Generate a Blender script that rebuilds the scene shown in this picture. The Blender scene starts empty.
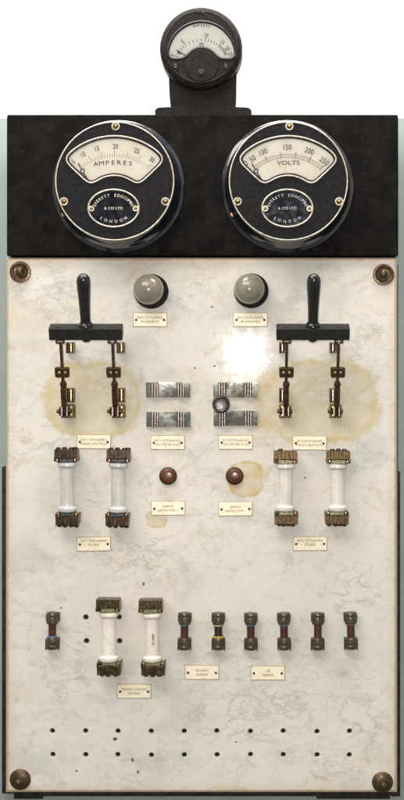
import bpy, bmesh, math, random
from mathutils import Vector, Matrix
random.seed(7)
S = 0.0016                       # metres per unit (one unit = one pixel of the photo on the slab face)
CX, CY = 202.0, 400.0
X0, Y0, D = 250.0, 370.0, 1400.0  # foot of the camera on the slab and its distance
R = math.radians
col = bpy.context.scene.collection
def V(x, y, z=0.0): return Vector(((x-CX)*S, -z*S, (CY-y)*S))
def L(x, y, z=0.0): return Vector((x*S, -z*S, -y*S))       # local: x right, y down, z out of the slab
def true_xy(x, y, z): k = 1-z/D; return X0+(x-X0)*k, Y0+(y-Y0)*k

# ------------------------------------------------------------------ materials
class NT:
    def __init__(s, name):
        s.m = bpy.data.materials.new(name); s.m.use_nodes = True
        s.t = s.m.node_tree; s.n = s.t.nodes; s.bsdf = s.n['Principled BSDF']
        s.out = s.n['Material Output']; s._pos = None; s._obj = None
    def link(s, a, b): s.t.links.new(a, b)
    def _in(s, node, i, v):
        if v is None: return
        if hasattr(v, 'is_output'): s.link(v, node.inputs[i])
        else: node.inputs[i].default_value = v
    def math(s, op, a, b=None, c=None, clamp=False):
        n = s.n.new('ShaderNodeMath'); n.operation = op; n.use_clamp = clamp
        s._in(n, 0, a); s._in(n, 1, b); s._in(n, 2, c); return n.outputs[0]
    def pos(s):
        if s._pos is None: s._pos = s.n.new('ShaderNodeNewGeometry').outputs['Position']
        return s._pos
    def obj(s):
        if s._obj is None: s._obj = s.n.new('ShaderNodeTexCoord').outputs['Object']
        return s._obj
    def mapping(s, vec, scale=(1,1,1), loc=(0,0,0), rot=(0,0,0)):
        n = s.n.new('ShaderNodeMapping'); s.link(vec, n.inputs[0])
        n.inputs['Scale'].default_value = scale; n.inputs['Location'].default_value = loc
        n.inputs['Rotation'].default_value = rot; return n.outputs[0]
    def noise(s, vec, scale, detail=3, rough=.5, dist=0.0):
        n = s.n.new('ShaderNodeTexNoise'); s.link(vec, n.inputs['Vector'])
        n.inputs['Scale'].default_value = scale; n.inputs['Detail'].default_value = detail
        n.inputs['Roughness'].default_value = rough; n.inputs['Distortion'].default_value = dist
        return n.outputs['Fac']
    def voronoi(s, vec, scale, out='Distance'):
        n = s.n.new('ShaderNodeTexVoronoi'); s.link(vec, n.inputs['Vector']); n.inputs['Scale'].default_value = scale
        return n.outputs[out]
    def ramp(s, f, a, b, va=0.0, vb=1.0):
        n = s.n.new('ShaderNodeMapRange'); n.interpolation_type = 'SMOOTHSTEP'
        s._in(n, 0, f); n.inputs[1].default_value = a; n.inputs[2].default_value = b
        n.inputs[3].default_value = va; n.inputs[4].default_value = vb; return n.outputs[0]
    def mix(s, f, a, b, mode='MIX'):
        n = s.n.new('ShaderNodeMix'); n.data_type = 'RGBA'; n.blend_type = mode
        s._in(n, 0, f)
        for i, v in ((6, a), (7, b)):
            if isinstance(v, tuple): n.inputs[i].default_value = (*v, 1)
            else: s.link(v, n.inputs[i])
        return n.outputs[2]
    def bump(s, h, strength=.3, dist=.001, normal=None):
        n = s.n.new('ShaderNodeBump'); n.inputs['Strength'].default_value = strength
        n.inputs['Distance'].default_value = dist; s.link(h, n.inputs['Height'])
        if normal is not None: s.link(normal, n.inputs['Normal'])
        return n.outputs[0]
    def set(s, color=None, rough=None, metal=None, normal=None, spec=None, coat=None, coatr=None):
        b = s.bsdf.inputs
        if color is not None:
            if isinstance(color, tuple): b['Base Color'].default_value = (*color, 1)
            else: s.link(color, b['Base Color'])
        for k, v in (('Roughness', rough), ('Metallic', metal), ('Normal', normal), ('Specular IOR Level', spec),
                     ('Coat Weight', coat), ('Coat Roughness', coatr)):
            if v is None: continue
            if hasattr(v, 'is_output'): s.link(v, b[k])
            else: b[k].default_value = v
        return s.m

def worn(name, c1, c2, metal=0.0, rough=(.35, .6), scale=120, bias=(.38, .62), bumps=.12, spec=None, coat=None, fine=900, c3=None):
    n = NT(name); p = n.pos()
    a = n.ramp(n.noise(p, scale, 5, .62), *bias)
    c = n.mix(a, c1, c2)
    if c3: c = n.mix(n.ramp(n.noise(p, scale*2.7, 4, .6), .54, .66), c, c3)
    r = n.ramp(n.noise(p, scale*1.7, 4, .6), .35, .65, rough[0], rough[1])
    nb = n.bump(n.noise(p, fine, 3, .6), bumps, .0006)
    return n.set(c, r, metal, nb, spec, coat, .08 if coat else None)

M = {}
def marble():
    n = NT('aged_marble'); p = n.pos()
    sep = n.n.new('ShaderNodeSeparateXYZ'); n.link(p, sep.inputs[0])
    px = n.math('MULTIPLY_ADD', sep.outputs[0], 1/S, CX); py = n.math('MULTIPLY_ADD', sep.outputs[2], -1/S, CY)
    big = n.noise(p, 4.5, 4, .6, .6)
    cream = n.mix(n.ramp(big, .36, .66), (.72, .69, .63), (.745, .70, .625))
    cream = n.mix(n.ramp(n.noise(n.mapping(p, loc=(3,0,2)), 9, 4, .62, .5), .5, .72), cream, (.61, .595, .55))
    # warm dirt in broad cloudy patches
    cream = n.mix(n.ramp(n.noise(n.mapping(p, loc=(7,0,5)), 6.5, 5, .66, .4), .52, .74, 0, .6), cream, (.64, .55, .40))
    # soft veins
    warp = n.mapping(p, scale=(1, 1, 1.75), rot=(0, R(14), 0))
    gate = n.ramp(n.noise(n.mapping(p, loc=(1,0,9)), 7, 3, .6), .40, .66)
    v1 = n.math('ABSOLUTE', n.math('SUBTRACT', n.noise(warp, 14, 7, .66, .35), .5))
    v1 = n.math('MULTIPLY', n.ramp(v1, .0, .034, 1, 0), gate)
    v2 = n.math('ABSOLUTE', n.math('SUBTRACT', n.noise(n.mapping(p, scale=(1,1,1.5), rot=(0,R(-30),0), loc=(2,0,4)), 30, 6, .68, .3), .5))
    v2 = n.math('MULTIPLY', n.ramp(v2, 0, .035, 1, 0), n.ramp(n.noise(n.mapping(p, loc=(5,0,3)), 13, 3, .6), .46, .68))
    c = n.mix(n.math('MULTIPLY', v1, .46), cream, (.34, .35, .34))
    c = n.mix(n.math('MULTIPLY', v2, .34), c, (.38, .38, .36))
    # small smudges, speckle
    sm = n.ramp(n.noise(n.mapping(p, scale=(1,1,1.6)), 75, 4, .65), .56, .76, 0, .5)
    c = n.mix(sm, c, (.43, .43, .38))
    c = n.mix(n.ramp(n.noise(n.mapping(p, scale=(1,1,1.5), rot=(0, R(35), 0), loc=(4,0,1)), 80, 7, .76, .15), .55, .72, 0, .32), c, (.44, .44, .41))
    c = n.mix(n.ramp(n.noise(n.mapping(p, scale=(1,1,1.2), loc=(8,0,6)), 24, 6, .72, .4), .52, .72, 0, .6), c, (.48, .40, .27))
    c = n.mix(n.ramp(n.noise(p, 320, 2, .6), .45, .85, 0, .22), c, (.50, .46, .38))
    # stains
    wob = n.math('MULTIPLY', n.math('SUBTRACT', n.noise(p, 30, 6, .7), .5), 1.5)
    speck = n.noise(p, 420, 3, .7)
    st_tot = None
    def ell(cx, cy, rx, ry, rot=0):
        dx = n.math('SUBTRACT', px, cx); dy = n.math('SUBTRACT', py, cy)
        if rot:
            ca, sa = math.cos(R(rot)), math.sin(R(rot))
            ex = n.math('ADD', n.math('MULTIPLY', dx, ca), n.math('MULTIPLY', dy, sa))
            ey = n.math('SUBTRACT', n.math('MULTIPLY', dy, ca), n.math('MULTIPLY', dx, sa))
            dx, dy = ex, ey
        a = n.math('POWER', n.math('ABSOLUTE', n.math('DIVIDE', dx, rx)), 2.6)
        b = n.math('POWER', n.math('ABSOLUTE', n.math('DIVIDE', dy, ry)), 2.6)
        return n.math('ADD', n.math('ADD', a, b), wob)
    for cx, cy, rx, ry, rot, amt, colr in (
        (92, 399, 50, 39, 4, .95, (.60, .50, .28)), (66, 378, 24, 16, 0, .28, (.60, .47, .26)),
        (318, 402, 64, 43, -2, .98, (.59, .49, .28)), (276, 408, 24, 30, 0, .30, (.58, .47, .28)),
        (246, 479, 18, 18, 0, 1.0, (.58, .43, .19)), (262, 472, 8, 10, 0, .3, (.6, .42, .2)),
        (157, 519, 10.5, 9, 0, 1.0, (.58, .44, .20)), (300, 442, 60, 6, 0, .25, (.56, .40, .18)),
        (182, 402, 34, 36, 0, .25, (.60, .54, .40)), (175, 268, 55, 14, 0, .4, (.58, .49, .32)),
        (45, 268, 22, 8, 0, .3, (.6, .5, .33)), (25, 792, 18, 5, 0, .5, (.62, .42, .22)), (227, 790, 20, 4, 0, .5, (.62, .42, .2))):
        d = ell(cx, cy, rx, ry, rot)
        m = n.ramp(d, 1.16, .74)
        ring = n.math('MULTIPLY', n.ramp(d, .5, .92), m)
        f = n.math('MULTIPLY', m, n.math('MULTIPLY_ADD', ring, amt*.62, amt*.62))
        f = n.math('MULTIPLY', f, n.ramp(n.noise(p, 40, 6, .72), .32, .66, .45, 1.15), clamp=True)
        c = n.mix(f, c, colr)
        if rx > 45 and cy > 300 and ry > 20: st_tot = m if st_tot is None else n.math('MAXIMUM', st_tot, m)
    # tiny pale raised specks: glare sparkle put into the big stains' colour
    sparkle = n.math('MULTIPLY', n.ramp(speck, .62, .68), n.math('MULTIPLY', st_tot, n.ramp(n.noise(p, 17, 2, .5), .42, .6)))
    c = n.mix(n.math('MULTIPLY', sparkle, .8), c, (.86, .82, .72))
    # chips and ink-like spots
    for cx, cy, rx, ry in ((115, 739, 2.2, 1.7), (132.5, 760, 1.2, 2), (138, 772, 1, 1.7), (76.5, 771, 1.3, .9), (143.5, 584, 1.2, 1.6),
                           (212, 307, 1.5, .7), (195, 368, 1.0, .8), (305, 478, 1, 1), (214.5, 366, 1.3, .9), (61, 608, 1.2, .8), (236, 742, 1, .8), (177, 388, 1.4, .6)):
        c = n.mix(n.ramp(ell(cx, cy, rx, ry), 1.3, .5, 0, .9), c, (.07, .06, .04))
    # grime on the chamfered edges
    ex = n.math('MINIMUM', n.math('SUBTRACT', px, 5.5), n.math('SUBTRACT', 397.5, px))
    ey = n.math('MINIMUM', n.math('SUBTRACT', py, 257), n.math('SUBTRACT', 793, py))
    e = n.math('ADD', n.math('MINIMUM', ex, ey), n.math('MULTIPLY', n.math('SUBTRACT', n.noise(p, 60, 4, .6), .5), 4))
    c = n.mix(n.ramp(e, 4.2, 2.0, 0, .8), c, (.34, .25, .15))
    c = n.mix(n.ramp(e, 14, 3, 0, .30), c, (.55, .46, .30))
    rough = n.ramp(n.noise(p, 55, 5, .65), .3, .7, .045, .085)
    h = n.math('ADD', n.math('MULTIPLY', n.noise(p, 40, 2, .5), 1.0), n.math('MULTIPLY', sparkle, .5))
    return n.set(c, rough, 0, n.bump(h, .07, .0012), .075)
M['marble'] = marble()
M['marble_hole'] = worn('dark_hole_fill', (.028, .040, .026), (.06, .065, .04), .3, (.5, .7), 300)

def wall_mat(name, c1, c2):
    n = NT(name); p = n.pos()
    c = n.mix(n.ramp(n.noise(p, 9, 4, .6), .35, .65), c1, c2)
    return n.set(c, .55, 0, n.bump(n.noise(p, 180, 3, .6), .25, .0008))
M['wall_green'] = wall_mat('painted_wall_green', (.25, .30, .285), (.285, .33, .305))
M['wall_white'] = wall_mat('painted_wall_white', (.90, .90, .90), (.92, .92, .915))
M['board'] = worn('black_board_paint', (.004, .0035, .003), (.009, .0075, .0065), 0, (.50, .72), 30, (.35, .7), .30, .06, None, 500, (.012, .0085, .008))
M['edging'] = worn('dark_edging', (.010, .008, .008), (.035, .022, .018), .4, (.45, .7), 60)
M['gloss'] = worn('black_enamel', (.005, .006, .010), (.010, .011, .016), 0, (.08, .17), 60, bumps=.12, spec=.9, coat=.9, fine=60)
def pebbled(name, c1, c2, scale, st, rough=(.28, .5), chips=None, spec=.12):
    n = NT(name); p = n.pos()
    c = n.mix(n.ramp(n.noise(p, 160, 4, .6), .4, .65), c1, c2)
    if chips: c = n.mix(n.ramp(n.noise(p, 700, 2, .6), .66, .74, 0, .6), c, chips)
    h = n.noise(p, scale, 3, .6)
    return n.set(c, n.ramp(n.noise(p, 200, 3, .6), .3, .7, *rough), 0, n.bump(h, st, .0012), spec)
M['pebble'] = pebbled('pebbled_black_japan', (.006, .006, .007), (.014, .012, .012), 760, .75, (.25, .45), (.14, .12, .09))
M['casting'] = pebbled('brown_black_casting', (.005, .0035, .003), (.014, .009, .007), 420, .8, (.34, .55), (.06, .04, .032), .14)
M['maroon'] = worn('maroon_black_rim', (.010, .005, .007), (.024, .009, .012), 0, (.25, .4), 120)
M['bolt_brown'] = worn('brown_screw', (.05, .035, .025), (.025, .018, .013), .4, (.3, .45), 300)
M['plateletter'] = worn('rubbed_plate_letters', (.42, .41, .39), (.24, .23, .22), .4, (.3, .45), 300)
M['dullglint'] = worn('pink_glint', (.42, .33, .31), (.26, .18, .16), .5, (.4, .5), 500)
M['rust'] = worn('rust_brown_copper', (.11, .05, .028), (.05, .026, .017), .6, (.3, .5), 260, c3=(.16, .08, .04))
M['brassline'] = worn('polished_brass_line', (.50, .44, .34), (.66, .61, .50), .35, (.3, .5), 150)
M['brass'] = worn('tarnished_brass', (.30, .19, .06), (.13, .085, .030), .9, (.25, .5), 260, c3=(.55, .38, .14))
M['brightbrass'] = worn('bright_brass', (.78, .58, .24), (.45, .30, .10), 1.0, (.18, .35), 260)
M['darkbrass'] = worn('blackened_brass', (.045, .028, .016), (.11, .075, .028), .75, (.33, .55), 330, c3=(.20, .12, .05))
M['olivebrass'] = worn('olive_brass', (.060, .043, .020), (.105, .078, .036), .7, (.26, .42), 90, bumps=.05, c3=(.046, .030, .014))
M['oldbrown'] = worn('brown_oxide_metal', (.035, .021, .013), (.075, .044, .025), .7, (.26, .42), 120, bumps=.05, c3=(.018, .012, .010))
M['ferrule_grey'] = worn('dull_grey_ferrule', (.045, .05, .055), (.10, .105, .11), .6, (.4, .6), 200)
M['ferrule_olive'] = worn('dull_olive_ferrule', (.22, .21, .11), (.33, .31, .18), .5, (.4, .6), 200)
M['copper'] = worn('copper_glint', (.70, .34, .20), (.45, .20, .11), .85, (.25, .4), 300)
M['pinkcopper'] = worn('copper_cup', (.21, .12, .08), (.11, .068, .042), .85, (.3, .5), 260, c3=(.05, .045, .025))
M['bronze'] = worn('dull_bronze', (.14, .085, .05), (.085, .065, .032), .8, (.34, .55), 180, c3=(.05, .028, .015))
M['steel'] = worn('tarnished_glare_nickel', (.46, .46, .42), (.30, .30, .26), .75, (.12, .26), 22, c3=(.42, .36, .22), fine=34, bumps=.9)  # gold patches put the strips' glare into the tarnished colour
M['steelspring'] = worn('rubbed_spring_metal', (.40, .37, .34), (.24, .20, .18), 1, (.25, .4), 400, c3=(.42, .22, .18))
M['silver'] = worn('bright_nickel', (.62, .60, .58), (.34, .31, .30), 1, (.16, .3), 500, c3=(.5, .28, .24))
M['ebonite'] = worn('black_ebonite', (.008, .007, .007), (.014, .012, .012), 0, (.16, .28), 90, bumps=.05, spec=.6)
M['matt'] = worn('dull_black_bezel', (.004, .004, .004), (.008, .007, .006), 0, (.5, .65), 90, spec=.1)
M['fibre'] = worn('black_fibre_bar', (.010, .010, .0095), (.020, .019, .017), 0, (.4, .6), 130, bumps=.3, spec=.3, c3=(.03, .027, .022))
M['porcelain_grey'] = worn('grey_porcelain', (.52, .505, .475), (.60, .585, .55), 0, (.14, .25), 50, bumps=.05, c3=(.53, .50, .47))
M['porcelain_pink'] = worn('white_porcelain', (.66, .62, .58), (.74, .70, .66), 0, (.14, .25), 50, bumps=.05, c3=(.64, .56, .48))
M['porcelain_cream'] = worn('cream_porcelain', (.76, .70, .61), (.82, .77, .69), 0, (.14, .25), 50, bumps=.05, c3=(.70, .61, .48))
M['flange_dirt'] = worn('grimy_glaze', (.32, .29, .24), (.50, .47, .41), 0, (.25, .4), 130)
M['ivory'] = worn('ivory_plate', (.92, .82, .60), (.93, .86, .68), 0, (.4, .55), 70, bumps=.08, c3=(.86, .70, .44))
M['ivory_edge'] = worn('ivory_plate_edge', (.28, .19, .10), (.44, .33, .19), 0, (.4, .6), 120)
M['ink'] = worn('engraved_ink', (.19, .13, .07), (.27, .19, .11), 0, (.6, .8), 400)
M['blackink'] = worn('dial_ink', (.03, .028, .03), (.06, .055, .055), 0, (.6, .8), 400)
M['paleink'] = worn('faded_dial_ink', (.22, .20, .17), (.34, .31, .27), 0, (.6, .8), 400)
M['dial'] = worn('cream_dial', (.95, .89, .76), (.96, .92, .81), 0, (.45, .6), 25, bumps=.05, c3=(.90, .82, .68))
M['dialwhite'] = worn('white_dial', (.78, .80, .73), (.84, .85, .79), 0, (.45, .6), 25, bumps=.05)
M['lens'] = worn('frosted_grey_lens', (.21, .195, .145), (.27, .245, .185), 0, (.16, .24), 40, (.35, .65), .04, .6, .5, 60, c3=(.23, .185, .12))
M['redbrown'] = worn('red_brown_enamel', (.13, .045, .018), (.075, .028, .013), 0, (.2, .34), 70, bumps=.08, spec=.5)
M['brown_tube'] = worn('brown_fibre_tube', (.085, .022, .016), (.045, .014, .011), 0, (.3, .5), 160)
M['dark_tube'] = worn('dark_fibre_tube', (.035, .013, .012), (.02, .009, .009), 0, (.3, .5), 160)
M['plugbrown'] = worn('brown_ebonite', (.055, .038, .030), (.028, .018, .015), 0, (.24, .4), 130)
M['blue_band'] = worn('blue_paper_band', (.10, .20, .36), (.16, .26, .40), 0, (.5, .7), 200)
M['yellow_band'] = worn('yellow_paper_band', (.56, .40, .03), (.40, .28, .03), 0, (.5, .7), 200)
M['white_band'] = worn('pale_paper_band', (.48, .44, .32), (.36, .32, .22), 0, (.5, .7), 200)
M['screw_dark'] = worn('dark_pin', (.045, .02, .008), (.09, .04, .015), .5, (.35, .5), 400)
M['mark_pale'] = worn('pale_stamped_mark', (.62, .56, .42), (.72, .66, .52), .2, (.4, .5), 400)
def glass():
    n = NT('instrument_glass'); t = n.n.new('ShaderNodeBsdfTransparent'); g = n.n.new('ShaderNodeBsdfGlossy')
    g.inputs['Roughness'].default_value = .03; f = n.n.new('ShaderNodeFresnel'); f.inputs[0].default_value = 1.5
    mx = n.n.new('ShaderNodeMixShader'); n.link(f.outputs[0], mx.inputs[0]); n.link(t.outputs[0], mx.inputs[1]); n.link(g.outputs[0], mx.inputs[2])
    n.link(mx.outputs[0], n.out.inputs[0]); return n.m
M['glass'] = glass()

# ------------------------------------------------------------------ mesh builder
def curve_mesh(cu):
    o = bpy.data.objects.new('tmp', cu); col.objects.link(o)
    dg = bpy.context.evaluated_depsgraph_get(); dg.update()
    me = bpy.data.meshes.new_from_object(o.evaluated_get(dg))
    bpy.data.objects.remove(o); bpy.data.curves.remove(cu); return me
_glyph = {}
def text_data(s, ext):
    if (s, ext) not in _glyph:
        cu = bpy.data.curves.new('t', 'FONT'); cu.body = s; cu.size = 1; cu.align_x = 'CENTER'; cu.align_y = 'CENTER'
        cu.resolution_u = 4; cu.extrude = ext; _glyph[(s, ext)] = curve_mesh(cu)
    return _glyph[(s, ext)]
class MB:
    """collects shapes in (x right, y down, z out) units and links them as one mesh"""
    def __init__(s, xf=None): s.bm = bmesh.new(); s.xf = xf
    def _merge(s, b, xf=None):
        if xf is not None: b.transform(xf)
        me = bpy.data.meshes.new('m'); b.to_mesh(me); b.free(); s.bm.from_mesh(me); bpy.data.meshes.remove(me)
    def box(s, x0, x1, y0, y1, z0, z1, bev=0.0, seg=2, xf=None, taper=None):
        b = bmesh.new(); bmesh.ops.create_cube(b, size=1)
        for v in b.verts:
            v.co = Vector(((x0+x1)/2+v.co.x*(x1-x0), (y0+y1)/2+v.co.y*(y1-y0), (z0+z1)/2+v.co.z*(z1-z0)))
        if bev: bmesh.ops.bevel(b, geom=b.edges[:], offset=bev, segments=seg, profile=.5, affect='EDGES')
        s._merge(b, xf); return s
    def lathe(s, prof, cx=0, cy=0, cz=0, axis='z', n=48, xf=None, sx=1, sy=1, a0=0, a1=360):
        b = bmesh.new(); rings = []
        full = abs(a1-a0) >= 360
        k = n if full else n+1
        for r, h in prof:
            if r < 1e-6: rings.append([b.verts.new((0, 0, h))]); continue
            rings.append([b.verts.new((r*sx*math.cos(R(a0+(a1-a0)*i/n)), r*sy*math.sin(R(a0+(a1-a0)*i/n)), h)) for i in range(k)])
        for A, B in zip(rings, rings[1:]):
            for i in range(n):
                j = (i+1) % k
                if len(A) == 1 and len(B) == 1: continue
                if len(A) == 1: b.faces.new((A[0], B[i], B[j]))
                elif len(B) == 1: b.faces.new((A[i], A[j], B[0]))
                else: b.faces.new((A[i], A[j], B[j], B[i]))
        if axis == 'y': b.transform(Matrix(((1,0,0,0),(0,0,1,0),(0,-1,0,0),(0,0,0,1))))
        if axis == 'x': b.transform(Matrix(((0,0,1,0),(0,1,0,0),(-1,0,0,0),(0,0,0,1))))
        b.transform(Matrix.Translation((cx, cy, cz))); s._merge(b, xf); return s
    def cyl(s, r, h0, h1, bev=.4, **k):
        bev = min(bev, r*.5, (h1-h0)*.4)
        return s.lathe([(0, h0), (r-bev, h0), (r, h0+bev), (r, h1-bev), (r-bev, h1), (0, h1)], **k)
    def tube(s, pts, r, closed=False, n=8, xf=None):
        b = bmesh.new(); pts = [Vector(p) for p in pts]; N = len(pts); rings = []
        for i, p in enumerate(pts):
            a = pts[(i-1) % N] if (closed or i) else p; c = pts[(i+1) % N] if (closed or i < N-1) else p
            t = (c-a).normalized(); u = t.orthogonal().normalized() if abs(t.z) > .95 else t.cross(Vector((0,0,1))).normalized()
            w = t.cross(u)
            rings.append([b.verts.new(p+r*(math.cos(2*math.pi*k/n)*u+math.sin(2*math.pi*k/n)*w)) for k in range(n)])
        for i in range(N if closed else N-1):
            A, B = rings[i], rings[(i+1) % N]
            for k in range(n): b.faces.new((A[k], A[(k+1) % n], B[(k+1) % n], B[k]))
        if not closed: b.faces.new(rings[0]); b.faces.new(rings[-1])
        s._merge(b, xf); return s
    def plate(s, outlines, z0, z1, bev=0.0, xf=None):
        cu = bpy.data.curves.new('c', 'CURVE'); cu.dimensions = '2D'; cu.fill_mode = 'BOTH'
        cu.extrude = (z1-z0)/2-bev; cu.bevel_depth = bev; cu.bevel_resolution = 1
        for o in outlines:
            sp = cu.splines.new('POLY'); sp.points.add(len(o)-1); sp.use_cyclic_u = True
            for q, (x, y) in zip(sp.points, o): q.co = (x, y, 0, 1)
        me = curve_mesh(cu); b = bmesh.new(); b.from_mesh(me); bpy.data.meshes.remove(me)
        b.transform(Matrix.Translation((0, 0, (z0+z1)/2))); bmesh.ops.remove_doubles(b, verts=b.verts, dist=1e-4)
        s._merge(b, xf); return s
    def text(s, body, x, y, z, size, rot=0, ext=.0, sx=1.0, xf=None):
        b = bmesh.new(); b.from_mesh(text_data(body, max(ext, .05)))
        b.transform(Matrix.Translation((x, y, z)) @ Matrix.Rotation(R(rot), 4, 'Z') @ Matrix.Diagonal((size*sx, -size, size, 1)))
        s._merge(b, xf); return s
    def arc_text(s, body, cx, cy, rx, ry, a0, a1, z, size, flip=False, ext=.05, sx=1.0):
        for i, ch in enumerate(body):
            a = R(a0+(a1-a0)*i/(len(body)-1)); x, y = cx+rx*math.cos(a), cy+ry*math.sin(a)
            if ch == ' ': continue
            nx, ny = math.cos(a)/rx, math.sin(a)/ry
            rot = math.degrees(math.atan2(ny, nx))+(90 if not flip else -90)
            s.text(ch, x, y, z, size, rot, ext, sx)
        return s
    def build(s, name, mat, parent=None, sharp=38, xf=None):
        bm = s.bm
        if s.xf is not None: bm.transform(s.xf)
        bmesh.ops.remove_doubles(bm, verts=bm.verts, dist=1e-5)
        bm.transform(Matrix(((S,0,0,0),(0,0,-S,0),(0,-S,0,0),(0,0,0,1))))
        bmesh.ops.recalc_face_normals(bm, faces=bm.faces)
        me = bpy.data.meshes.new(name); bm.to_mesh(me); bm.free()
        me.polygons.foreach_set('use_smooth', [True]*len(me.polygons)); me.set_sharp_from_angle(angle=R(sharp))
        me.materials.append(M[mat]); o = bpy.data.objects.new(name, me); col.objects.link(o)
        wn_ = o.modifiers.new('weighted_normal', 'WEIGHTED_NORMAL'); wn_.keep_sharp = True; wn_.weight = 100
        if parent: o.parent = parent
        return o
def tag(o, label, cat, group=None):
    o['label'] = label; o['category'] = cat
    if group: o['group'] = group
    return o
def thing(name, x, y, z, label, cat, group=None, rot=0):
    o = bpy.data.objects.new(name, None); o.empty_display_size = .01; col.objects.link(o)
    o.location = V(x, y, z); o.rotation_euler = (0, R(rot), 0)
    return tag(o, label, cat, group)
def children(o): return [c for c in bpy.data.objects if c.parent == o]
def dup(root, x, y, label, z=0, rot=0):
    def rec(o, par):
        c = o.copy(); col.objects.link(c)
        if par: c.parent = par
        for ch in children(o): rec(ch, c)
        return c
    kids = None
    r = rec(root, None); r.location = V(x, y, z); r.rotation_euler = (0, R(rot), 0); r['label'] = label
    return r
def circ(cx, cy, r, n=40, ry=None): return [(cx+r*math.cos(2*math.pi*i/n), cy+(ry or r)*math.sin(2*math.pi*i/n)) for i in range(n)]
def resmooth(pts, step, it):
    P = [Vector(p) for p in pts]; out = []
    for a, b in zip(P, P[1:]+P[:1]):
        k = max(1, int((b-a).length/step)); out += [a.lerp(b, i/k) for i in range(k)]
    for _ in range(it):
        N = len(out); out = [(out[i-1]+out[i]*2+out[(i+1) % N])/4 for i in range(N)]
    return [(p.x, p.y) for p in out]
def offset_poly(pts, d):
    P = [Vector(p) for p in pts]; N = len(P); c = sum(P, Vector((0, 0)))/N; out = []
    area = sum(P[i].x*P[(i+1) % N].y-P[(i+1) % N].x*P[i].y for i in range(N)); sg = 1 if area > 0 else -1
    for i in range(N):
        t = (P[(i+1) % N]-P[i-1]).normalized(); out.append((P[i].x+sg*t.y*d, P[i].y-sg*t.x*d))
    return out

# ------------------------------------------------------------------ the setting
def struct(name, mb, mat):
    o = mb.build(name, mat); o.location = V(0, 0, 0); o['kind'] = 'structure'; return o
w = struct('lower_wall', MB().box(-900, 1300, 109.5, 2200, -60, -46, .8), 'wall_green')
w = struct('upper_wall', MB().box(-900, 1300, -900, 112, -76, -60.5), 'wall_white')

# iron strips behind the slab
fr = thing('edge_strips', 202, 794, -30, 'dark iron strips behind the marble, showing as thin black edges', 'frame')
o0 = (-202, -794, 30)  # thin dark strips along the slab's side and bottom edges
def fm(): return MB(Matrix.Translation(o0))
fm().box(-3.6, 8, 469, 803, -44, -31, .6).build('side_strip', 'edging', fr)
fm().box(394, 401.4, 262, 806, -44, -31, .6).box(395, 403.6, 474, 806, -43, -32, .4).build('side_strip', 'edging', fr)
fm().box(9, 393, 785, 806, -43.5, -32, .6).box(8.2, 38, 780, 809, -42, -33, .5).box(318, 393.4, 780, 809, -42, -33, .5).build('bottom_strip', 'edging', fr)

# marble slab with drilled holes
HX = [52.5, 85.5, 118, 151.5, 184.5, 217, 250.5, 283.5, 317, 349.5]
holes = [(x+random.uniform(-.3, .3), y+random.uniform(-.4, .4), 2.5) for y in (731.3, 755) for x in HX]
holes += [(85.8, 617.3, 2.7), (119, 617, 2.7), (86.5, 641, 2.7), (119.5, 641, 2.7)]
def slab_mesh():
    m = MB(Matrix.Translation((-202, -793, 15))); x0, x1, y0, y1, c = 5.5, 397.5, 257.3, 793, 2.8
    cu = bpy.data.curves.new('c', 'CURVE'); cu.dimensions = '2D'; cu.fill_mode = 'BOTH'
    N = 24
    for o in [[(x0+c, y0+c), (x1-c, y0+c), (x1-c, y1-c), (x0+c, y1-c)]]+[circ(x, y, r+.5, N) for x, y, r in holes]:
        sp = cu.splines.new('POLY'); sp.points.add(len(o)-1); sp.use_cyclic_u = True
        for q, (x, y) in zip(sp.points, o): q.co = (x, y, 0, 1)
    me = curve_mesh(cu); b = bmesh.new(); b.from_mesh(me); bpy.data.meshes.remove(me)
    bmesh.ops.remove_doubles(b, verts=b.verts, dist=1e-3); m._merge(b)
    for x, y, r in holes: m.lathe([(r+.5, 0), (r, -.7), (r, -14), (0, -14)], cx=x, cy=y, n=N)
    b = bmesh.new(); rings = [[b.verts.new((px, py, z)) for px, py in ((x0+d, y0+d), (x1-d, y0+d), (x1-d, y1-d), (x0+d, y1-d))]
                              for d, z in ((c, 0), (c*.55, -.45), (c*.2, -1.3), (0, -2.8), (0, -30))]
    for A, B in zip(rings, rings[1:]):
        for k in range(4): b.faces.new((A[k], A[(k+1) % 4], B[(k+1) % 4], B[k]))
    b.faces.new(rings[-1]); m._merge(b)
    return m
slab = slab_mesh().build('marble_panel', 'marble'); slab.modifiers.clear(); slab.data.polygons.foreach_set('use_smooth', [False]*len(slab.data.polygons)); slab.location = V(202, 793, -15)
tag(slab, 'large cream and grey veined marble slab with yellow stains and drilled holes', 'panel')
for i, (x, y, r) in enumerate(holes):
    h = MB().lathe([(r*.97, 0), (r*.97, 9.2), (r*.55, 9.3), (r*.5, 3), (0, 3)], n=20).build('hole_plug', 'marble_hole', slab)  # added dark plug, puts the shade of the hole's depth into colour
    h.location = L(x-202, y-793, -14+15)

# black backboard with brown worn top arris
bb = thing('backboard', 202, 256, -14, 'black painted wooden board above the marble, carrying the two large round meters', 'board')
xb = Matrix.Translation((-202, -256, 14))
MB(xb).box(7.4, 397.8, 115.2, 256, -30, 4, 1.6, 3).build('board', 'board', bb)

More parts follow.
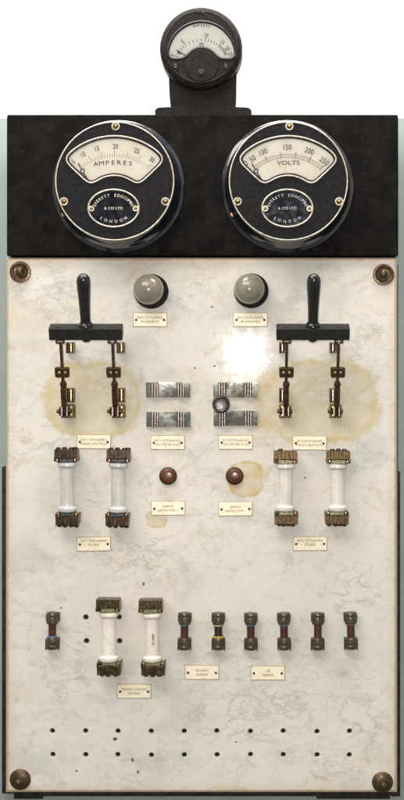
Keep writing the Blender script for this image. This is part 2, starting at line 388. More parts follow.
# ------------------------------------------------------------------ big round meters
def sector(cx, cy, ri, ro, a, it=14):
    pts = [(cx+ro*math.sin(R(t)), cy-ro*math.cos(R(t))) for t in [(-a+2*a*i/40) for i in range(41)]]
    pts += [(cx+ri*math.sin(R(t)), cy-ri*math.cos(R(t))) for t in [(a-2*a*i/24) for i in range(25)]]
    return resmooth(pts, 1.0, it)
def meter(x, y, label, kind):
    # x, y = centre of the base flange; local units, z=0 on the board face
    t = thing('panel_meter', x, y, 4, label, 'meter', 'round meters on the black board')
    MB().lathe([(0, 0), (65.5, 0), (66.2, 1.5), (65.6, 3.6), (63.8, 4.6), (62.4, 5.2), (61.6, 7.5), (59.4, 9.5), (58.4, 13), (58, 34),
                (58.2, 36.5), (58.4, 37.6), (57.9, 38.8), (56, 39.2), (0, 39.2)], n=96).build('case', 'gloss', t)
    for sx in (-1, 1):
        MB().cyl(2.3, 5, 7.4, .5, cx=sx*53.5-1, cy=28.5, n=16).box(sx*53.5-3, sx*53.5+1, 28.1, 28.9, 7.3, 7.6).build('flange_screw', 'brass', t)
    win = sector(-.3, 24.5, 31.5, 67.2, 47, 44)
    win = [(px*.98, py) for px, py in win]
    f = MB().plate([circ(0, 0, 56.6, 96), win], 39.3, 42.4, .0).build('face_plate', 'pebble', t)
    tr = MB(); tr.tube([(57.0*math.cos(2*math.pi*i/96), 57.0*math.sin(2*math.pi*i/96), 42.3) for i in range(96)], .68, True)
    for a in (-89, 158, 22):
        lx, ly = 52.9*math.cos(R(a)), 52.9*math.sin(R(a))
        tr.tube([(lx+3.3*math.cos(R(q)), ly+3.3*math.sin(R(q)), 42.3) for q in range(0, 360, 20)], .8, True)
    tr.build('rim_line', 'brassline', f)
    for a in (-89, 158, 22):
        lx, ly = 52.9*math.cos(R(a)), 52.9*math.sin(R(a))
        MB().lathe([(1.9, 42), (1.9, 43), (1.2, 43.7), (0, 43.9)], cx=lx, cy=ly, n=16).build('screw', 'brass', f)
    wl = offset_poly(win, 1.2); MB().tube([(a, b, 42.5) for a, b in wl], .78, True).build('window_frame', 'brassline', f)
    MB().tube([(a, b, 42.0) for a, b in offset_poly(win, -.5)], .8, True).build('window_lip', 'maroon', f)
    d = MB().plate([offset_poly(win, 1.0)], 39.4, 39.9).build('dial', 'dial', t)
    ccx, ccy = -.3, 24.5
    sc = MB(); pale = MB(); a0, a1 = -41, 41
    def onarc(r, a): return ccx+r*math.sin(R(a)), ccy-r*math.cos(R(a))
    def tick(mb, r0, r1, a, wd):
        p, q = Vector(onarc(r0, a)), Vector(onarc(r1, a)); dd = (q-p).normalized(); nn = Vector((-dd.y, dd.x))*wd/2
        b = bmesh.new(); b.faces.new([b.verts.new((*(c), 40.0)) for c in (p-nn, p+nn, q+nn, q-nn)]); mb._merge(b)
    if kind == 'volts':
        for r in (47.5, 51):
            pale.tube([(*onarc(r, a0+(a1-a0)*i/40), 39.95) for i in range(41)], .16, n=4)
        for i in range(51): tick(pale, 47.5, 51.0 if i % 10 else 53.5, a0+(a1-a0)*i/50, .35)
        for i in range(0, 51, 10): tick(sc, 47.0, 53.5, a0+(a1-a0)*i/50, .6)
        for s_, a, r in (('0', -44, 58.5), ('50', -36.5, 57.5), ('100', -25, 57.8), ('150', -1, 57.3), ('200', 21, 57.5), ('250', 38.5, 56)):
            px_, py_ = onarc(r, a); sc.text(s_, px_, py_, 40.0, 7.6, a*.9, .02, .82)
        sc.text('VOLTS', 0, -17.8, 40.0, 5.8, 0, .02, 1.3)
    else:
        for i in range(31): tick(pale if i % 5 else sc, 48, 51.5 if i % 5 else 54.5, a0+(a1-a0)*i/30, .38)
        for s_, a, r in (('5', -42.5, 59), ('10', -31.5, 58.8), ('15', -17.2, 58.5), ('20', .8, 58), ('25', 21.8, 58), ('30', 38.5, 58)):
            px_, py_ = onarc(r, a); sc.text(s_, px_, py_, 40.0, 6.8, a*.85, .02, .8)
        sc.arc_text('AMPERES', 0, 110, 128, 128, -98.3, -83.2, 40.0, 6.0, False, .02, 1.25)
    sc.build('scale_markings', 'blackink', d); pale.build('fine_ticks', 'paleink', d)
    pt = MB()
    pt.tube([(-26.0, -1.5, 41), (-30.3, -8.2, 41)], .75, n=6)
    pt.tube([(-31.3+1.8*math.cos(R(q)), -10+2.1*math.sin(R(q)), 41) for q in range(0, 360, 30)], .55, True, 6)
    pt.tube([(-32.3, -12, 41), (-35.2, -17.5, 41)], .45, n=6).build('pointer', 'blackink', t)
    MB().plate([offset_poly(win, .6)], 41.3, 41.6).build('window_glass', 'glass', t)
    # oval maker's plate
    oy, rx, ry = 26.3, 24.4, 18.0
    pl = MB().plate([circ(-1, oy, rx-.3, 64, ry-.3)], 42.45, 43.1).build('maker_plate', 'gloss', t)
    rg = MB().tube([(-1+rx*math.cos(2*math.pi*i/64), oy+ry*math.sin(2*math.pi*i/64), 43.1) for i in range(64)], .8, True)
    rg.build('plate_rim', 'brassline', pl)
    for sx in (-1, 1):
        MB().plate([circ(-1+sx*21.3, oy+.4, 2.7, 20), circ(-1+sx*21.3, oy+.4, 1.7, 16)], 43.1, 44).build('plate_eyelet', 'brassline', pl)
        MB().lathe([(1.6, 43.1), (1.5, 43.9), (.8, 44.3), (0, 44.4)], cx=-1+sx*21.3, cy=oy+.4, n=14).build('plate_screw', 'brass', pl)
    tx = MB()
    tx.arc_text('EVERETT EDGCUMBE', -1, oy+.5, 18.6, 12.9, -166, -14, 43.2, 4.0, False, .04, .95)
    tx.text('& CO LTD', -1, oy+.2, 43.2, 3.6, 0, .04, 1.1)
    tx.arc_text('LONDON', -1, oy-.2, 17.5, 13.2, 132, 48, 43.2, 3.9, True, .04, 1.0)
    tx.build('lettering', 'brassline' if kind != 'volts' else 'plateletter', pl)
    return t
bx1, by1 = true_xy(118.2, 186.0, 10); bx2, by2 = true_xy(287.4, 186.0, 10)
meter(bx1, by1, 'large round black meter marked AMPERES on the left of the black board', 'amps')
meter(bx2, by2, 'large round black meter marked VOLTS on the right of the black board', 'volts')

# ------------------------------------------------------------------ small ammeter on top of the board
sm = thing('pedestal_meter', 203.0, 115.2, -10, 'small dark brown ammeter on a cast pedestal standing on top of the black board', 'meter')
OX, OY = 203.0, 115.2
xs = Matrix.Translation((-OX, -OY, 10))
def sb(): return MB(xs)
ped = [(174, 112), (171.5, 108), (170.3, 98), (169.5, 84), (169, 60), (236, 60), (235.5, 84), (235.3, 98), (234.5, 108), (233, 112)]
sb().plate([ped], -22, -2, .8).plate([resmooth([(155.5, 115), (155.5, 110.5), (158, 108.3), (170, 107.8), (235, 107.8), (248, 108.3), (251, 110.5), (251, 115)], 1, 2)], -27, 2, .6).build('pedestal', 'casting', sm)
sb().lathe([(0, -24), (38.5, -24), (40.8, -22), (41.2, -18), (40.2, -15), (40.2, 0), (41, 3), (41.2, 6), (40.4, 8.5), (38.2, 10.3), (35.5, 11), (0, 11)], cx=201.3, cy=50.3, n=80).build('case', 'casting', sm)
wn = [(202-33.2*math.cos(R(a)), 59.5-34*math.sin(R(a))) for a in range(0, 181, 5)]
hub = [(202+17*math.cos(R(a)), 66.5-17.2*math.sin(R(a))) for a in range(24, 157, 6)]
wn = resmooth(wn+[(233, 61), (222, 61)]+hub+[(182, 61), (171, 61)], 1, 12)
f = sb().plate([circ(201.3, 50.3, 35.6, 72), wn], 11.05, 14, .5).build('face_plate', 'casting', sm)
sb().tube([(201.3+35.2*math.cos(R(a)), 50.3+35.2*math.sin(R(a)), 13.4) for a in range(0, 360, 6)], 1.0, True).build('rim', 'casting', f)
sb().tube([(a, b, 14) for a, b in offset_poly(wn, .9)], 1.0, True).build('window_lip', 'maroon', f)
sb().cyl(17.0, 13.6, 14.7, .6, cx=202, cy=67.5, n=48).build('hub', 'casting', f)
sb().lathe([(3, 14.5), (3, 16.2), (2.2, 17), (0, 17.2)], cx=201.7, cy=75.5, n=20).box(201.3, 202.1, 73.2, 77.8, 17, 17.5).build('zero_screw', 'bolt_brown', f)
sb().lathe([(2.2, 13.9), (2, 15), (0, 15.4)], cx=199, cy=14.5, n=14).lathe([(1.8, 13.9), (1.6, 15), (0, 15.4)], cx=203.5, cy=16, n=14).build('rim_screw', 'bolt_brown', f)
for sx in (-1, 1): sb().lathe([(2.4, 13.9), (2.2, 15.2), (0, 15.8)], cx=201.3+sx*25, cy=70-abs(sx)*1, n=14).build('rim_screw', 'bolt_brown', f)
d = sb().plate([offset_poly(wn, 1.0)], 11.1, 11.6).build('dial', 'dialwhite', sm)
sc = sb(); sc2 = sb()
def arcp(r, a): return 202.2+r*math.sin(R(a)), 66.5-r*.92*math.cos(R(a))
A5 = {0: -72, 5: -38, 10: 8, 15: 41, 20: 57, 25: 70}
for lo in (0, 5, 10, 15, 20):
    for k in range(5):
        a = A5[lo]+(A5[lo+5]-A5[lo])*k/5
        p, q = Vector(arcp(24.5, a)), Vector(arcp(27.4 if k else 29, a)); dd = (q-p).normalized(); nn = Vector((-dd.y, dd.x))*.3
        b = bmesh.new(); b.faces.new([b.verts.new((*c, 11.7)) for c in (p-nn, p+nn, q+nn, q-nn)]); sc._merge(b)
for k, a in A5.items():
    p = arcp(31.0 if k < 20 else 30.2, a); sc2.text(str(k), p[0], p[1], 11.7, 5.4, a*.75, .02, .85)
sc2.arc_text('AMPERES', 202, 66, 37.5, 37.5, -102, -78, 11.7, 3.9, False, .02, 1)
sc2.plate([circ(202, 47.5, 2.2, 16), circ(202, 47.5, 1.5, 16)], 11.65, 11.72).text('EE', 202, 47.5, 11.7, 2.0, 0, .02, .9)
sc.build('fine_ticks', 'blackink', d); sc2.build('scale_markings', 'blackink', d)
sb().tube([(176.8, 52.8, 12.6), (187.5, 59, 12.6)], .45, n=6).tube([(178.6, 54, 12.6), (181.8, 56, 12.6)], 1.2, n=8).build('pointer', 'dark_tube', sm)
sb().plate([offset_poly(wn, .5)], 13.0, 13.3).build('window_glass', 'glass', sm)

# ------------------------------------------------------------------ corner studs
def stud(x, y, label, bright):
    t = thing('corner_stud', x, y, 0, label, 'stud', 'studs in the corners of the slab')
    if bright:
        MB().lathe([(10.5, 0), (10.7, 1.2), (10, 2.4), (8.6, 2.6), (6.5, 1.3), (4.6, 1.0), (0, 1.0)], n=48).build('cup_washer', 'pinkcopper', t)
        MB().lathe([(4.8, .9), (4.8, 3), (4.3, 4.6), (3, 5.8), (1.2, 6.4), (0, 6.5)], n=32).build('dome_nut', 'olivebrass', t)
    else:
        MB().lathe([(10.4, 0), (10.6, 1), (9.8, 2.4), (7, 3.6), (4, 4.2), (0, 4.3)], n=48).build('cup_washer', 'bronze', t)
        MB().lathe([(3.6, 4.0), (3.5, 7), (2.8, 8.6), (1.4, 9.4), (0, 9.5)], n=32, cx=(.6 if x > 200 else -1.0), cy=1.6).build('dome_nut', 'bronze', t)
stud(20.4, 272, 'bright copper cup stud in the top left corner of the marble', True)
stud(383.4, 274.6, 'bright copper cup stud in the top right corner of the marble', True)
stud(20.4, 779.2, 'dull bronze domed stud in the bottom left corner of the marble', False)
stud(382.4, 782, 'dull bronze domed stud in the bottom right corner of the marble', False)

# ------------------------------------------------------------------ engraved plates
def name_plate(x, y, lines, label, rot=0, w=33, h=13.2, sizes=(3.1, 3.1), dy=0):
    t = thing('name_plate', x, y, 0, label, 'label plate', 'ivory name plates screwed to the marble', rot)
    p = MB().box(-w/2, w/2, -h/2, h/2, .3, 1.3, .2, 1).build('plate', 'ivory', t)
    MB().box(-w/2-.55, w/2+.55, -h/2-.55, h/2+.55, 0, .45).build('backing', 'ivory_edge', t)
    for sx in (-1, 1):
        MB().lathe([(1.25, 1.2), (1.2, 1.7), (.6, 2), (0, 2.05)], cx=sx*(w/2-2.6), cy=.2, n=14).build('pin', 'screw_dark', t)
    tx = MB()
    for i, (s_, sz) in enumerate(zip(lines, sizes)):
        k = .92
        tx.text(s_, 0, (-1.9, 2.1)[i]+dy, 1.34, sz*1.12, 0, .02, 1.18 if len(s_) < 13 else .90)
    tx.build('lettering', 'ink', p)
name_plate(150.2, 319.7, ('Nº1 DYNAMO', 'RUNNING'), 'ivory plate reading No 1 dynamo running, under the left grey lamp')
name_plate(250.4, 319.7, ('Nº2 DYNAMO', 'RUNNING'), 'ivory plate reading No 2 dynamo running, under the right grey lamp')
name_plate(93.9, 441.7, ('Nº1 DYNAMO', 'MAIN SWITCH'), 'ivory plate reading No 1 dynamo main switch, below the left knife switch', .5)
name_plate(167.7, 442.5, ('Nº1 DYNAMO', 'VOLTMETER PLUG'), 'ivory plate reading No 1 dynamo voltmeter plug', 0, sizes=(3.1, 3.1))
name_plate(235.6, 442.3, ('Nº2 DYNAMO', 'VOLTMETER PLUG'), 'ivory plate reading No 2 dynamo voltmeter plug')
name_plate(309.6, 443.0, ('Nº2 DYNAMO', 'MAIN SWITCH'), 'ivory plate reading No 2 dynamo main switch, below the right knife switch', .6)
name_plate(168.3, 508.2, ('EARTH', 'DETECTOR +'), 'ivory plate reading earth detector plus, below the left red-brown button', -.8, sizes=(2.7, 2.7))
name_plate(235.4, 508.8, ('EARTH', 'DETECTOR -'), 'ivory plate reading earth detector minus, below the right red-brown button', -.8, sizes=(2.7, 2.7))
name_plate(94, 543.9, ('Nº1 DYNAMO', 'FUSES'), 'ivory plate reading No 1 dynamo fuses, below the grey porcelain fuses', -.8, dy=-1.2)
name_plate(310, 543.6, ('Nº2 DYNAMO', 'FUSES'), 'ivory plate reading No 2 dynamo fuses, below the white porcelain fuses', -.3, dy=-1.2)
name_plate(134.2, 691.1, ('POWER STATION', 'MAINS'), 'ivory plate reading power station mains, lowest plate under the cream fuses', 0)
name_plate(202, 672.3, ('DOWN', 'MAINS'), 'ivory plate reading down mains, below the small fuses', .3, sizes=(2.9, 2.9))
name_plate(267.8, 672.8, ('UP', 'MAINS'), 'ivory plate reading up mains, below the small fuses', 0, sizes=(2.9, 2.9))

# ------------------------------------------------------------------ indicator lamps
def lamp(x, y, label):
    t = thing('indicator_lamp', x, y, 0, label, 'lamp', 'grey indicator lamps')
    MB().lathe([(17.2, 0), (17.4, 2), (17.2, 8), (16.4, 10), (13, 10), (0, 10)], n=56).build('bezel', 'matt', t)
    g = MB().lathe([(14.2, 9), (15.2, 12)]+[(15.3*math.cos(R(a)), 13+14.5*math.sin(R(a))) for a in range(5, 90, 6)]+[(0, 27.5)], n=56, cx=-1.8, cy=-1.3)
    g.build('lens', 'lens', t)
lx, ly = true_xy(150.2, 290.8, 8); lamp(lx+.6, ly+.3, 'left grey frosted dome lamp, above the plate reading No 1 dynamo running')
lx, ly = true_xy(250.6, 290.2, 8); lamp(lx+.6, ly+.3, 'right grey frosted dome lamp, above the plate reading No 2 dynamo running')

# ------------------------------------------------------------------ knife switches
TH = R(25)
def tiltm(hx, hy, hz):
    """local frame whose +y' (up along the blade) leans out of the slab; coordinates given as (x, -up, out)"""
    return Matrix.Translation((hx, hy, hz)) @ Matrix.Rotation(-TH, 4, 'X')
def knife_switch(cx, cy, half, side, label, clipdx):
    # cx, cy: midpoint between hinges at slab level
    t = thing('knife_switch', cx, cy, 0, label, 'switch', 'double pole knife switches')
    T = tiltm(0, 0, 12)
    # crossbar: spans y' -92..-80
    MB(T).box(-35.2, 35.2, -92, -80, -6, 7.5, .7).build('crossbar', 'fibre', t)
    cb = [c for c in children(t)][-1]
    for sx in (-1, 1):
        MB(T).lathe([(3.6, 92), (3.3, 92.6), (1.4, 92.3), (0, 92.3)], cx=sx*25.5, cz=1, axis='y', xf=None).build('bar_screw', 'darkbrass', cb) if False else \
        MB(T @ Matrix.Translation((sx*25.5, -92, .6)) @ Matrix.Rotation(R(90), 4, 'X')).lathe([(3.5, -.1), (3.4, .5), (2.2, .3), (0, .3)], n=20).build('bar_screw', 'bolt_brown', cb)
    H = T @ Matrix.Translation((0, -92, .6)) @ Matrix.Rotation(R(90), 4, 'X')
    MB(H).lathe([(7.2, -.2), (7.2, 1.6), (6.2, 3), (5.0, 4.2), (4.9, 8), (5.3, 20), (6.0, 33), (6.5, 42), (6.6, 46), (6.0, 49.5), (4.4, 52), (2.2, 53.3), (0, 53.7)], n=40).build('handle', 'ebonite', t)
    MB(H).lathe([(0, -16.0), (3.2, -15.8), (4.6, -14.5), (4.8, -11.9)], n=28).build('handle_nut', 'ebonite', t)
    for k, sx in enumerate((-1, 1)):
        x = sx*half
        # blade and its guide
        b = MB(T).box(x-1.3, x+1.3, -81, 4, -3.5, 3.5, .3).box(x-2.7, x+2.7, -27, -7, -2.2, 5.2, .6).lathe([(0, -4.2), (2.6, -3), (3.6, 0), (2.6, 3), (0, 4.2)], axis='y', cx=x, cy=-30, cz=1, n=20)
        b.build('blade', 'rust', t); bl = children(t)[-1]
        g = MB(T)
        gy0, gy1 = -49, -39.5
        out = resmooth([(x-6.9, gy0), (x+6.9, gy0), (x+6.6, gy1), (x-6.6, gy1)], .8, 2)
        g.plate([out, [(x-4.3, gy0+2.8), (x-1.4, gy0+2.8), (x-1.4, gy1-2.8), (x-4.3, gy1-2.8)], [(x+1.4, gy0+2.8), (x+4.3, gy0+2.8), (x+4.3, gy1-2.8), (x+1.4, gy1-2.8)]], 1.5, 5.0, .3)
        g.build('guide', 'darkbrass', t)
        # end tag with stamped mark just under the crossbar
        MB(T).box(x-4.4, x+4.4, -80.2, -75.2, 2.8, 4.8, .4).build('tag', 'darkbrass', t); tg = children(t)[-1]
        mk = MB(T).box(x-2.6, x+2.6, -78.2, -77.2, 4.7, 5.05)
        if k: mk.box(x-.5, x+.5, -80, -75.4, 4.72, 5.1)
        mk.build('mark', 'mark_pale', tg)
        # hinge bracket
        h = MB().box(x-5.5+clipdx*.45, x+7+clipdx*.45, -6, 7, 0, 2, .4)
        for dx in (-3.4, 1.6): h.box(x+dx, x+dx+1.7, -5.5, 6.5, 1, 17, .5)
        h.build('hinge_bracket', 'oldbrown', t)
        MB().box(x-3.55, x-1.9, -5.0, 4.6, 17.1, 17.7, .2).box(x+1.8, x+3.1, -5.0, 4.6, 17.1, 17.7, .2).build('hinge_glint', 'dullglint', t)  # pale slips stand in for the glint on the hinge plates
        MB().cyl(3.5, -4.8, -3.5, .4, cx=x, cz=11, axis='x', n=20).cyl(4.6, -5.9, -4.9, .4, cx=x, cz=11, axis='x', n=20).cyl(2.0, -8.6, 6.5, .4, cx=x, cz=11, axis='x', n=16).cyl(4.2, 3.6, 5.4, .5, cx=x, cz=11, axis='x', n=20).build('hinge_bolt', 'darkbrass', t)
        cd = x+clipdx
        MB().box(cd-3.2, cd+3.2, -6.8, 6.8, 0, 7, .5).build('terminal_block', 'darkbrass', t); tb = children(t)[-1]
        for yy in (-3.6, 3.8): MB().cyl(1.5, 6.9, 8.2, .5, cx=cd+math.copysign(.6, clipdx), cy=yy, n=14).build('terminal_screw', 'brightbrass', tb)
        # two spring contacts on the slab
        for y0, y1 in ((-23, -8.5), (-68.5, -57.5)):
            c = MB().box(cd-3.9, cd+3.9, y0, y1, 0, 2.0, .3)
            c.box(cd-3.9, cd-2.9, y0, y1, 1, 13, .3).box(cd+2.9, cd+3.9, y0, y1, 1, 13, .3)
            c.build('contact_jaw', 'darkbrass', t); cj = children(t)[-1]
            s_ = math.copysign(1, clipdx)
            MB().lathe([(2.1, y0+1), (2.4, y0+2), (2.4, y1-2), (2.1, y1-1)], axis='y', cx=cd+s_*.8, cz=9, n=20).build('spring_leaf', 'brightbrass' if clipdx > 0 else 'steelspring', cj)
lx, ly = true_xy(90.5, 411.2, 12); knife_switch(lx, ly, 25.1, -1, 'left double pole knife switch with black handle, below the ammeter marked AMPERES', 4.6)
lx, ly = true_xy(311.1, 411.2, 12); knife_switch(lx, ly, 25.1, 1, 'right double pole knife switch with black handle, below the voltmeter marked VOLTS', -2.6)

# ------------------------------------------------------------------ contact strips and plug
def strip(x, y, label, w=44, h=15, rot=0, bend=0.0, root=None):
    if root: return dup(root, x, y, label, 0, rot)
    t = thing('contact_strip', x, y, 0, label, 'contact strip', 'nickel contact strips of the voltmeter plugs', rot)
    b = bmesh.new(); n = 24; rows = []
    for i in range(n+1):
        xx = -w/2+w*i/n; z = 4.2+.25*math.sin(i*.28+.6)+.9*max(0, 1-abs(abs(xx)-13)/3.5)
        rows.append([b.verts.new((xx, -h/2, z+.7)), b.verts.new((xx, 0, z+.25)), b.verts.new((xx, h/2, z-.8)), b.verts.new((xx, h/2, 0)), b.verts.new((xx, -h/2, 0))])
    for A, B in zip(rows, rows[1:]):
        for k in range(5): b.faces.new((A[k], A[(k+1) % 5], B[(k+1) % 5], B[k]))
    b.faces.new(rows[0]); b.faces.new(rows[-1])
    mb = MB(); mb._merge(b); mb.build('strip', 'steel', t, 60)
    for sx in (-13.2, 12.8):
        r = MB()
        for dx in (-2.6, 0, 2.4): r.lathe([(0, -h/2-.3), (1.0, -h/2-.2), (1.15, 0), (1.0, h/2+.2), (0, h/2+.3)], axis='y', cx=sx+dx, cz=5.6, n=12)
        r.build('contact_spring', 'steelspring', t)
    return t
st = strip(168.4, 389.8, 'upper left bright nickel contact strip, above the other left strip')
strip(168.6, 419.3, 'lower left nickel contact strip, just above its voltmeter plug plate', root=st)
strip(235.2, 389.9, 'upper right nickel contact strip in the glare, above the brown plug', rot=.6, root=st)
strip(235.6, 418.2, 'lower right nickel contact strip, just below the brown plug', rot=-.4, root=st)
pg = thing('voltmeter_plug', 221.3, 404, 0, 'round dark brown plug wedged between the two right contact strips', 'plug')
MB().lathe([(6.2, 0), (6.2, 7), (8.3, 9), (8.5, 15), (8.0, 16.6), (7.0, 17), (6.2, 16.1), (5.4, 15.7), (0, 15.9)], n=44).build('knob', 'plugbrown', pg)
MB().lathe([(8.4, 10), (8.9, 10.6), (8.9, 12.6), (8.4, 13.2)], n=44).build('collar', 'ebonite', pg)

# ------------------------------------------------------------------ earth detector buttons
def button(x, y, label):
    t = thing('push_button', x, y, 0, label, 'button', 'red-brown earth detector buttons')
    MB().lathe([(8.9, 0), (9.0, 2), (8.4, 3.6), (7.4, 4.0), (7.2, 2.5), (0, 2.5)], n=44).build('bezel', 'darkbrass', t)
    MB().lathe([(7.1, 2.4), (7.1, 3.9), (6.2, 4.8), (3, 5.2), (0, 5.3)], n=40).build('button_cap', 'redbrown', t)
button(168.2, 475.9, 'left red-brown round button above the earth detector plus plate')
button(234.6, 475.9, 'right red-brown round button beside the round yellow stain')

# ------------------------------------------------------------------ large porcelain fuses
def big_fuse(x, y, label, length, por, metal, fer, glint, teeth, shift=0.0, rot=0, text=None, w=23.4):
    """x,y = centre; length = overall"""
    t = thing('porcelain_fuse', x, y, 0, label, 'fuse', 'large porcelain cartridge fuses', rot)
    hl = length/2; cz = 14.5; tl = hl-14.5
    r0 = 6.9
    MB().lathe([(0, -tl), (8.8, -tl), (9.4, -tl+.8), (9.4, -tl+3.4), (8.4, -tl+4.6), (7.2, -tl+5.3), (r0, -tl+7), (r0, tl-7), (7.2, tl-5.3), (8.4, tl-4.6), (9.4, tl-3.4), (9.4, tl-.8), (8.8, tl), (0, tl)],
               axis='y', cz=cz, n=48).build('tube', por, t)
    if text:
        tb = children(t)[-1]; q = MB(); q.text(text, 0, 0, 0, 3.6, -90, .05, 1.0); q.xf = Matrix.Translation((1.6, 1.5, cz+6.95)); q.build('rating_mark', 'blackink', tb)
    for sg, cx in ((-1, -shift/2), (1, shift/2)):
        def F(): return MB(Matrix.Translation((cx, 0, 0)) @ Matrix.Diagonal((1, sg, 1, 1)))
        F().box(-7.6, 7.6, tl+.1, hl-6, 5, cz+4.2, 1.2, 3).lathe([(9.1, tl+.05), (9.1, tl+1.0), (8.0, tl+1.3)], axis='y', cz=cz, n=36).build('ferrule', fer, t)
        c = F()
        hw = w/2
        c.box(-hw+.4, hw-.4, hl-10.5, hl-1.6, 1.5, cz+6.6, 1.3, 3)
        for q_ in range(6):
            gx = -hw+.3+q_*(2*hw-.6)/6; jj = random.uniform(-.12, .12)
            c.box(gx+.15, gx+(2*hw-.6)/6-.15, hl-9.9+abs(jj), hl-1.4+jj, cz-6, cz+6.85, .22, 1)
        c.box(-hw, -hw+1.9, tl+1.2, hl-9, 1.5, cz+7.0, .5).box(hw-1.9, hw, tl+1.2, hl-9, 1.5, cz+7.0, .5)
        c.box(-hw+2, hw-2, tl+3, hl-3, 0, 3, .5)
        c.build('terminal_clip', metal, t); tc = children(t)[-1]
        for sx in (-1, 1):
            F().box(*sorted((sx*(hw-3.9), sx*(hw-2.0))), tl+1.0, hl-10.4, cz-3, cz+6.0, .6).build('glint_strip', glint[0] if sx < 0 else glint[1], tc)  # strips added to stand in for the glints on the clip arms
        for i, tx_ in enumerate(teeth[0 if sg < 0 else 1]):
            q = F().lathe([(0, hl-2.2), (2.4, hl-2.2), (2.5, hl-.4), (1.9, hl+.5+.3*(i % 2)), (0, hl+.7)], axis='y', cx=tx_, cz=cz+1.5, n=14)
            q.build('screw', 'olivebrass' if fer == 'ferrule_olive' else 'oldbrown', tc)
    return t
def bf(x, y, *a, **k):
    px, py = true_xy(x, y, 16); return big_fuse(px, py, *a, rot=random.uniform(-.7, .7), **k)
T4 = (-8, -2.2, 4.2, 9.2); T3 = (-7.5, -1, 5.5)
bf(67, 487, 'first grey porcelain fuse from the left in the middle row', 77.5, 'porcelain_grey', 'oldbrown', 'ferrule_grey', ('copper', 'copper'), ((-8, -1.8, 4.8, 9), (-8, -2.6, 3.6, 8.6)), shift=1.2)
bf(118, 487.5, 'second grey porcelain fuse, right of the first, in the middle row', 77.5, 'porcelain_grey', 'oldbrown', 'ferrule_grey', ('copper', 'copper'), ((-7.6, -1, 6, 9.6), (-7.6, -2, 4.6, 9)), shift=-.6)
bf(285.8, 487.3, 'third porcelain fuse of the middle row, white with smooth olive clips', 75, 'porcelain_pink', 'darkbrass', 'ferrule_olive', ('olivebrass', 'copper'), ((-5,), (-7, -2.4, 2.2, 6.6)), shift=1.2)
bf(337.5, 487.3, 'rightmost porcelain fuse of the middle row, white with olive clips', 75, 'porcelain_pink', 'darkbrass', 'ferrule_olive', ('silver', 'silver'), ((-6, 0, 6), (-7.6, -1.5, 3, 7.5)), shift=-1.6)
bf(108.7, 636.5, 'left cream porcelain fuse of the lower pair, between drilled holes', 77, 'porcelain_cream', 'olivebrass', 'ferrule_olive', ('darkbrass', 'copper'), ((), (-7, -1, 6.5)), shift=1.4, w=24)
bf(152, 637, 'right cream porcelain fuse of the lower pair, with a small black rating mark', 76.5, 'porcelain_cream', 'olivebrass', 'ferrule_olive', ('copper', 'copper'), ((), (-7.5, -.8, 6)), shift=2.2, text='25 AMP', w=24)

# ------------------------------------------------------------------ small fuses
def small_fuse(x, y, label, bands, tube='brown_tube', prongs=False):
    px, py = true_xy(x, y, 9)
    t = thing('small_fuse', px, py, 0, label, 'fuse', 'small brown cartridge fuses in the lower row', random.uniform(-1.2, 1.2))
    cz = 8.5
    MB().lathe([(0, -9), (3.9, -9), (3.9, 9), (0, 9)], axis='y', cz=cz, n=32).build('tube', tube, t)
    for sg in (-1, 1):
        F = lambda: MB(Matrix.Diagonal((1, sg, 1, 1)))
        F().lathe([(4.2, 6.4), (5.6, 6.8), (6.0, 8), (6.0, 13), (5.5, 14), (6.0, 14.8), (6.0, 16.9), (5.2, 18.2), (0, 18.4)], axis='y', cz=cz, n=36).build('end_cap', 'capmetal', t)
        c = F().box(-6.6, 6.6, 8, 17, 0, 2.5, .4)
        if sg > 0: c.box(-6.8, -5.8, 9, 19.6, 1, cz+1, .3).box(5.8, 6.8, 9, 19.6, 1, cz+1, .3)
        else: c.box(-6.7, -5.9, 9, 16, 1, cz, .3).box(5.9, 6.7, 9, 16, 1, cz, .3)
        c.build('clip', 'darkbrass', t)
    for mat, y0, y1, rr in bands:
        MB().lathe([(rr-.2, y0), (rr, y0+.2), (rr, y1-.2), (rr-.2, y1)], axis='y', cz=cz, n=36).build('paper_band', mat, t)
M['capmetal'] = worn('grey_green_cap', (.16, .145, .11), (.085, .075, .055), .75, (.3, .5), 260, c3=(.05, .035, .025))
B1 = ('blue_band', -9.4, -6.2, 4.15); B2 = ('blue_band', 6.0, 9.4, 4.4)
small_fuse(52.3, 630.5, 'leftmost small brown fuse, alone near the left edge, blue band at its lower cap', [('blue_band', 5.2, 8.0, 4.6)])
small_fuse(184.5, 631, 'small brown blue-banded fuse just right of the cream porcelain fuses', [('blue_band', -8.2, -5.6, 4.7)])
small_fuse(218.3, 631, 'small dark fuse with a yellow band below and a pale band above', [('white_band', -8.4, -5.0, 4.8), ('yellow_band', 4.6, 8.6, 5.2)], 'dark_tube')
small_fuse(250.8, 631.2, 'small brown fuse with blue band, next right of the yellow banded fuse', [('blue_band', -8, -5.7, 4.6)])
small_fuse(284.0, 631, 'third small brown fuse from the right edge, blue band at its upper cap', [('blue_band', -8, -5.6, 4.6)])
small_fuse(317.8, 631, 'small brown fuse with no coloured band, second from the right end of the row', [])
small_fuse(350.8, 630.5, 'small brown blue-banded fuse at the right end of the row', [('blue_band', -7.8, -5.8, 4.55)])

# ------------------------------------------------------------------ camera
sc_ = bpy.context.scene
cam = bpy.data.cameras.new('camera'); co = bpy.data.objects.new('camera', cam); col.objects.link(co)
co.location = V(X0, Y0, D); co.rotation_euler = (R(90), 0, 0)
cam.sensor_width = 36; cam.lens = 36*D/800; cam.shift_x = (CX-X0)/800; cam.shift_y = (Y0-CY)/800
cam.clip_start = .05; cam.clip_end = 50
sc_.camera = co

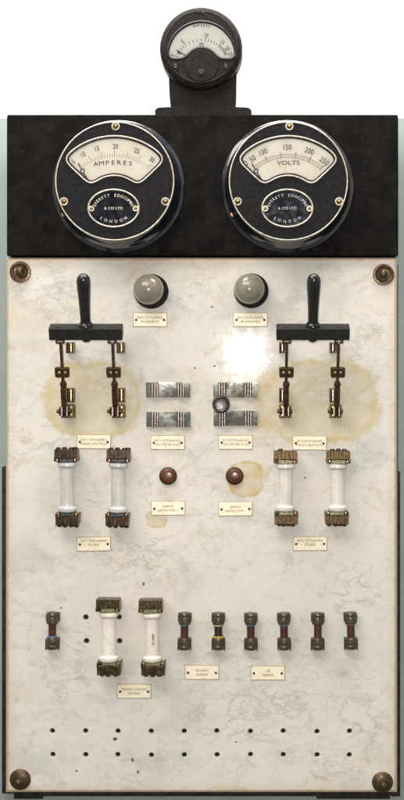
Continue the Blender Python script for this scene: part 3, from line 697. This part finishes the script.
# ------------------------------------------------------------------ light
def area(name, x, y, z, tx, ty, tz, w, h, power, colr=(1, 1, 1)):
    l = bpy.data.lights.new(name, 'AREA'); l.shape = 'RECTANGLE'; l.size = w; l.size_y = h; l.energy = power; l.color = colr
    o = bpy.data.objects.new(name, l); col.objects.link(o); o.location = V(x, y, z)
    o.rotation_euler = (V(tx, ty, tz)-V(x, y, z)).to_track_quat('-Z', 'Y').to_euler(); return o
area('camera_flash', 240, 338, D-10, 202, 400, 0, .05, .08, 25.5, (1, .97, .93))
area('ceiling_light', -350, -700, 1100, 202, 450, 0, 2.0, 1.0, 36, (1, .95, .87))
area('added_wall_light', 202, -260, 130, 202, 60, -60, 1.4, .15, 20, (1, 1, 1))  # added lamp out of view that drives the upper wall to white
W = bpy.data.worlds.new('World'); sc_.world = W; W.use_nodes = True
nt = W.node_tree; bg = nt.nodes['Background']
tc = nt.nodes.new('ShaderNodeTexCoord'); nz = nt.nodes.new('ShaderNodeTexNoise'); nz.inputs['Scale'].default_value = 2.6; nz.inputs['Detail'].default_value = 2
nt.links.new(tc.outputs['Generated'], nz.inputs['Vector'])
sp = nt.nodes.new('ShaderNodeSeparateXYZ'); nt.links.new(tc.outputs['Generated'], sp.inputs[0])
def wm(op, a, b, c=None):
    n = nt.nodes.new('ShaderNodeMath'); n.operation = op
    for i, v in enumerate((a, b, c)):
        if v is None: continue
        if hasattr(v, 'is_output'): nt.links.new(v, n.inputs[i])
        else: n.inputs[i].default_value = v
    return n.outputs[0]
# world shaped for reflections: dimmed straight ahead of the panel, brighter beside and above
mr = nt.nodes.new('ShaderNodeMapRange'); mr.interpolation_type = 'SMOOTHSTEP'
nt.links.new(sp.outputs[1], mr.inputs[0]); mr.inputs[1].default_value = -.93; mr.inputs[2].default_value = -.55; mr.inputs[3].default_value = .10; mr.inputs[4].default_value = 1.0
v = wm('MULTIPLY', mr.outputs[0], wm('MULTIPLY_ADD', nz.outputs['Fac'], 2.4, -.45))
v = wm('MULTIPLY', v, wm('MULTIPLY_ADD', sp.outputs[2], .45, .85))
v = wm('MAXIMUM', v, .05)
cr = nt.nodes.new('ShaderNodeValToRGB'); e = cr.color_ramp.elements
e[0].position = 0; e[0].color = (0, 0, 0, 1); e[1].position = 1; e[1].color = (1, .975, .94, 1)
nt.links.new(v, cr.inputs[0]); nt.links.new(cr.outputs[0], bg.inputs[0]); bg.inputs[1].default_value = .72
sc_.view_settings.view_transform = 'Standard'; sc_.view_settings.look = 'None'
sc_.view_settings.exposure = 0; sc_.view_settings.gamma = 1
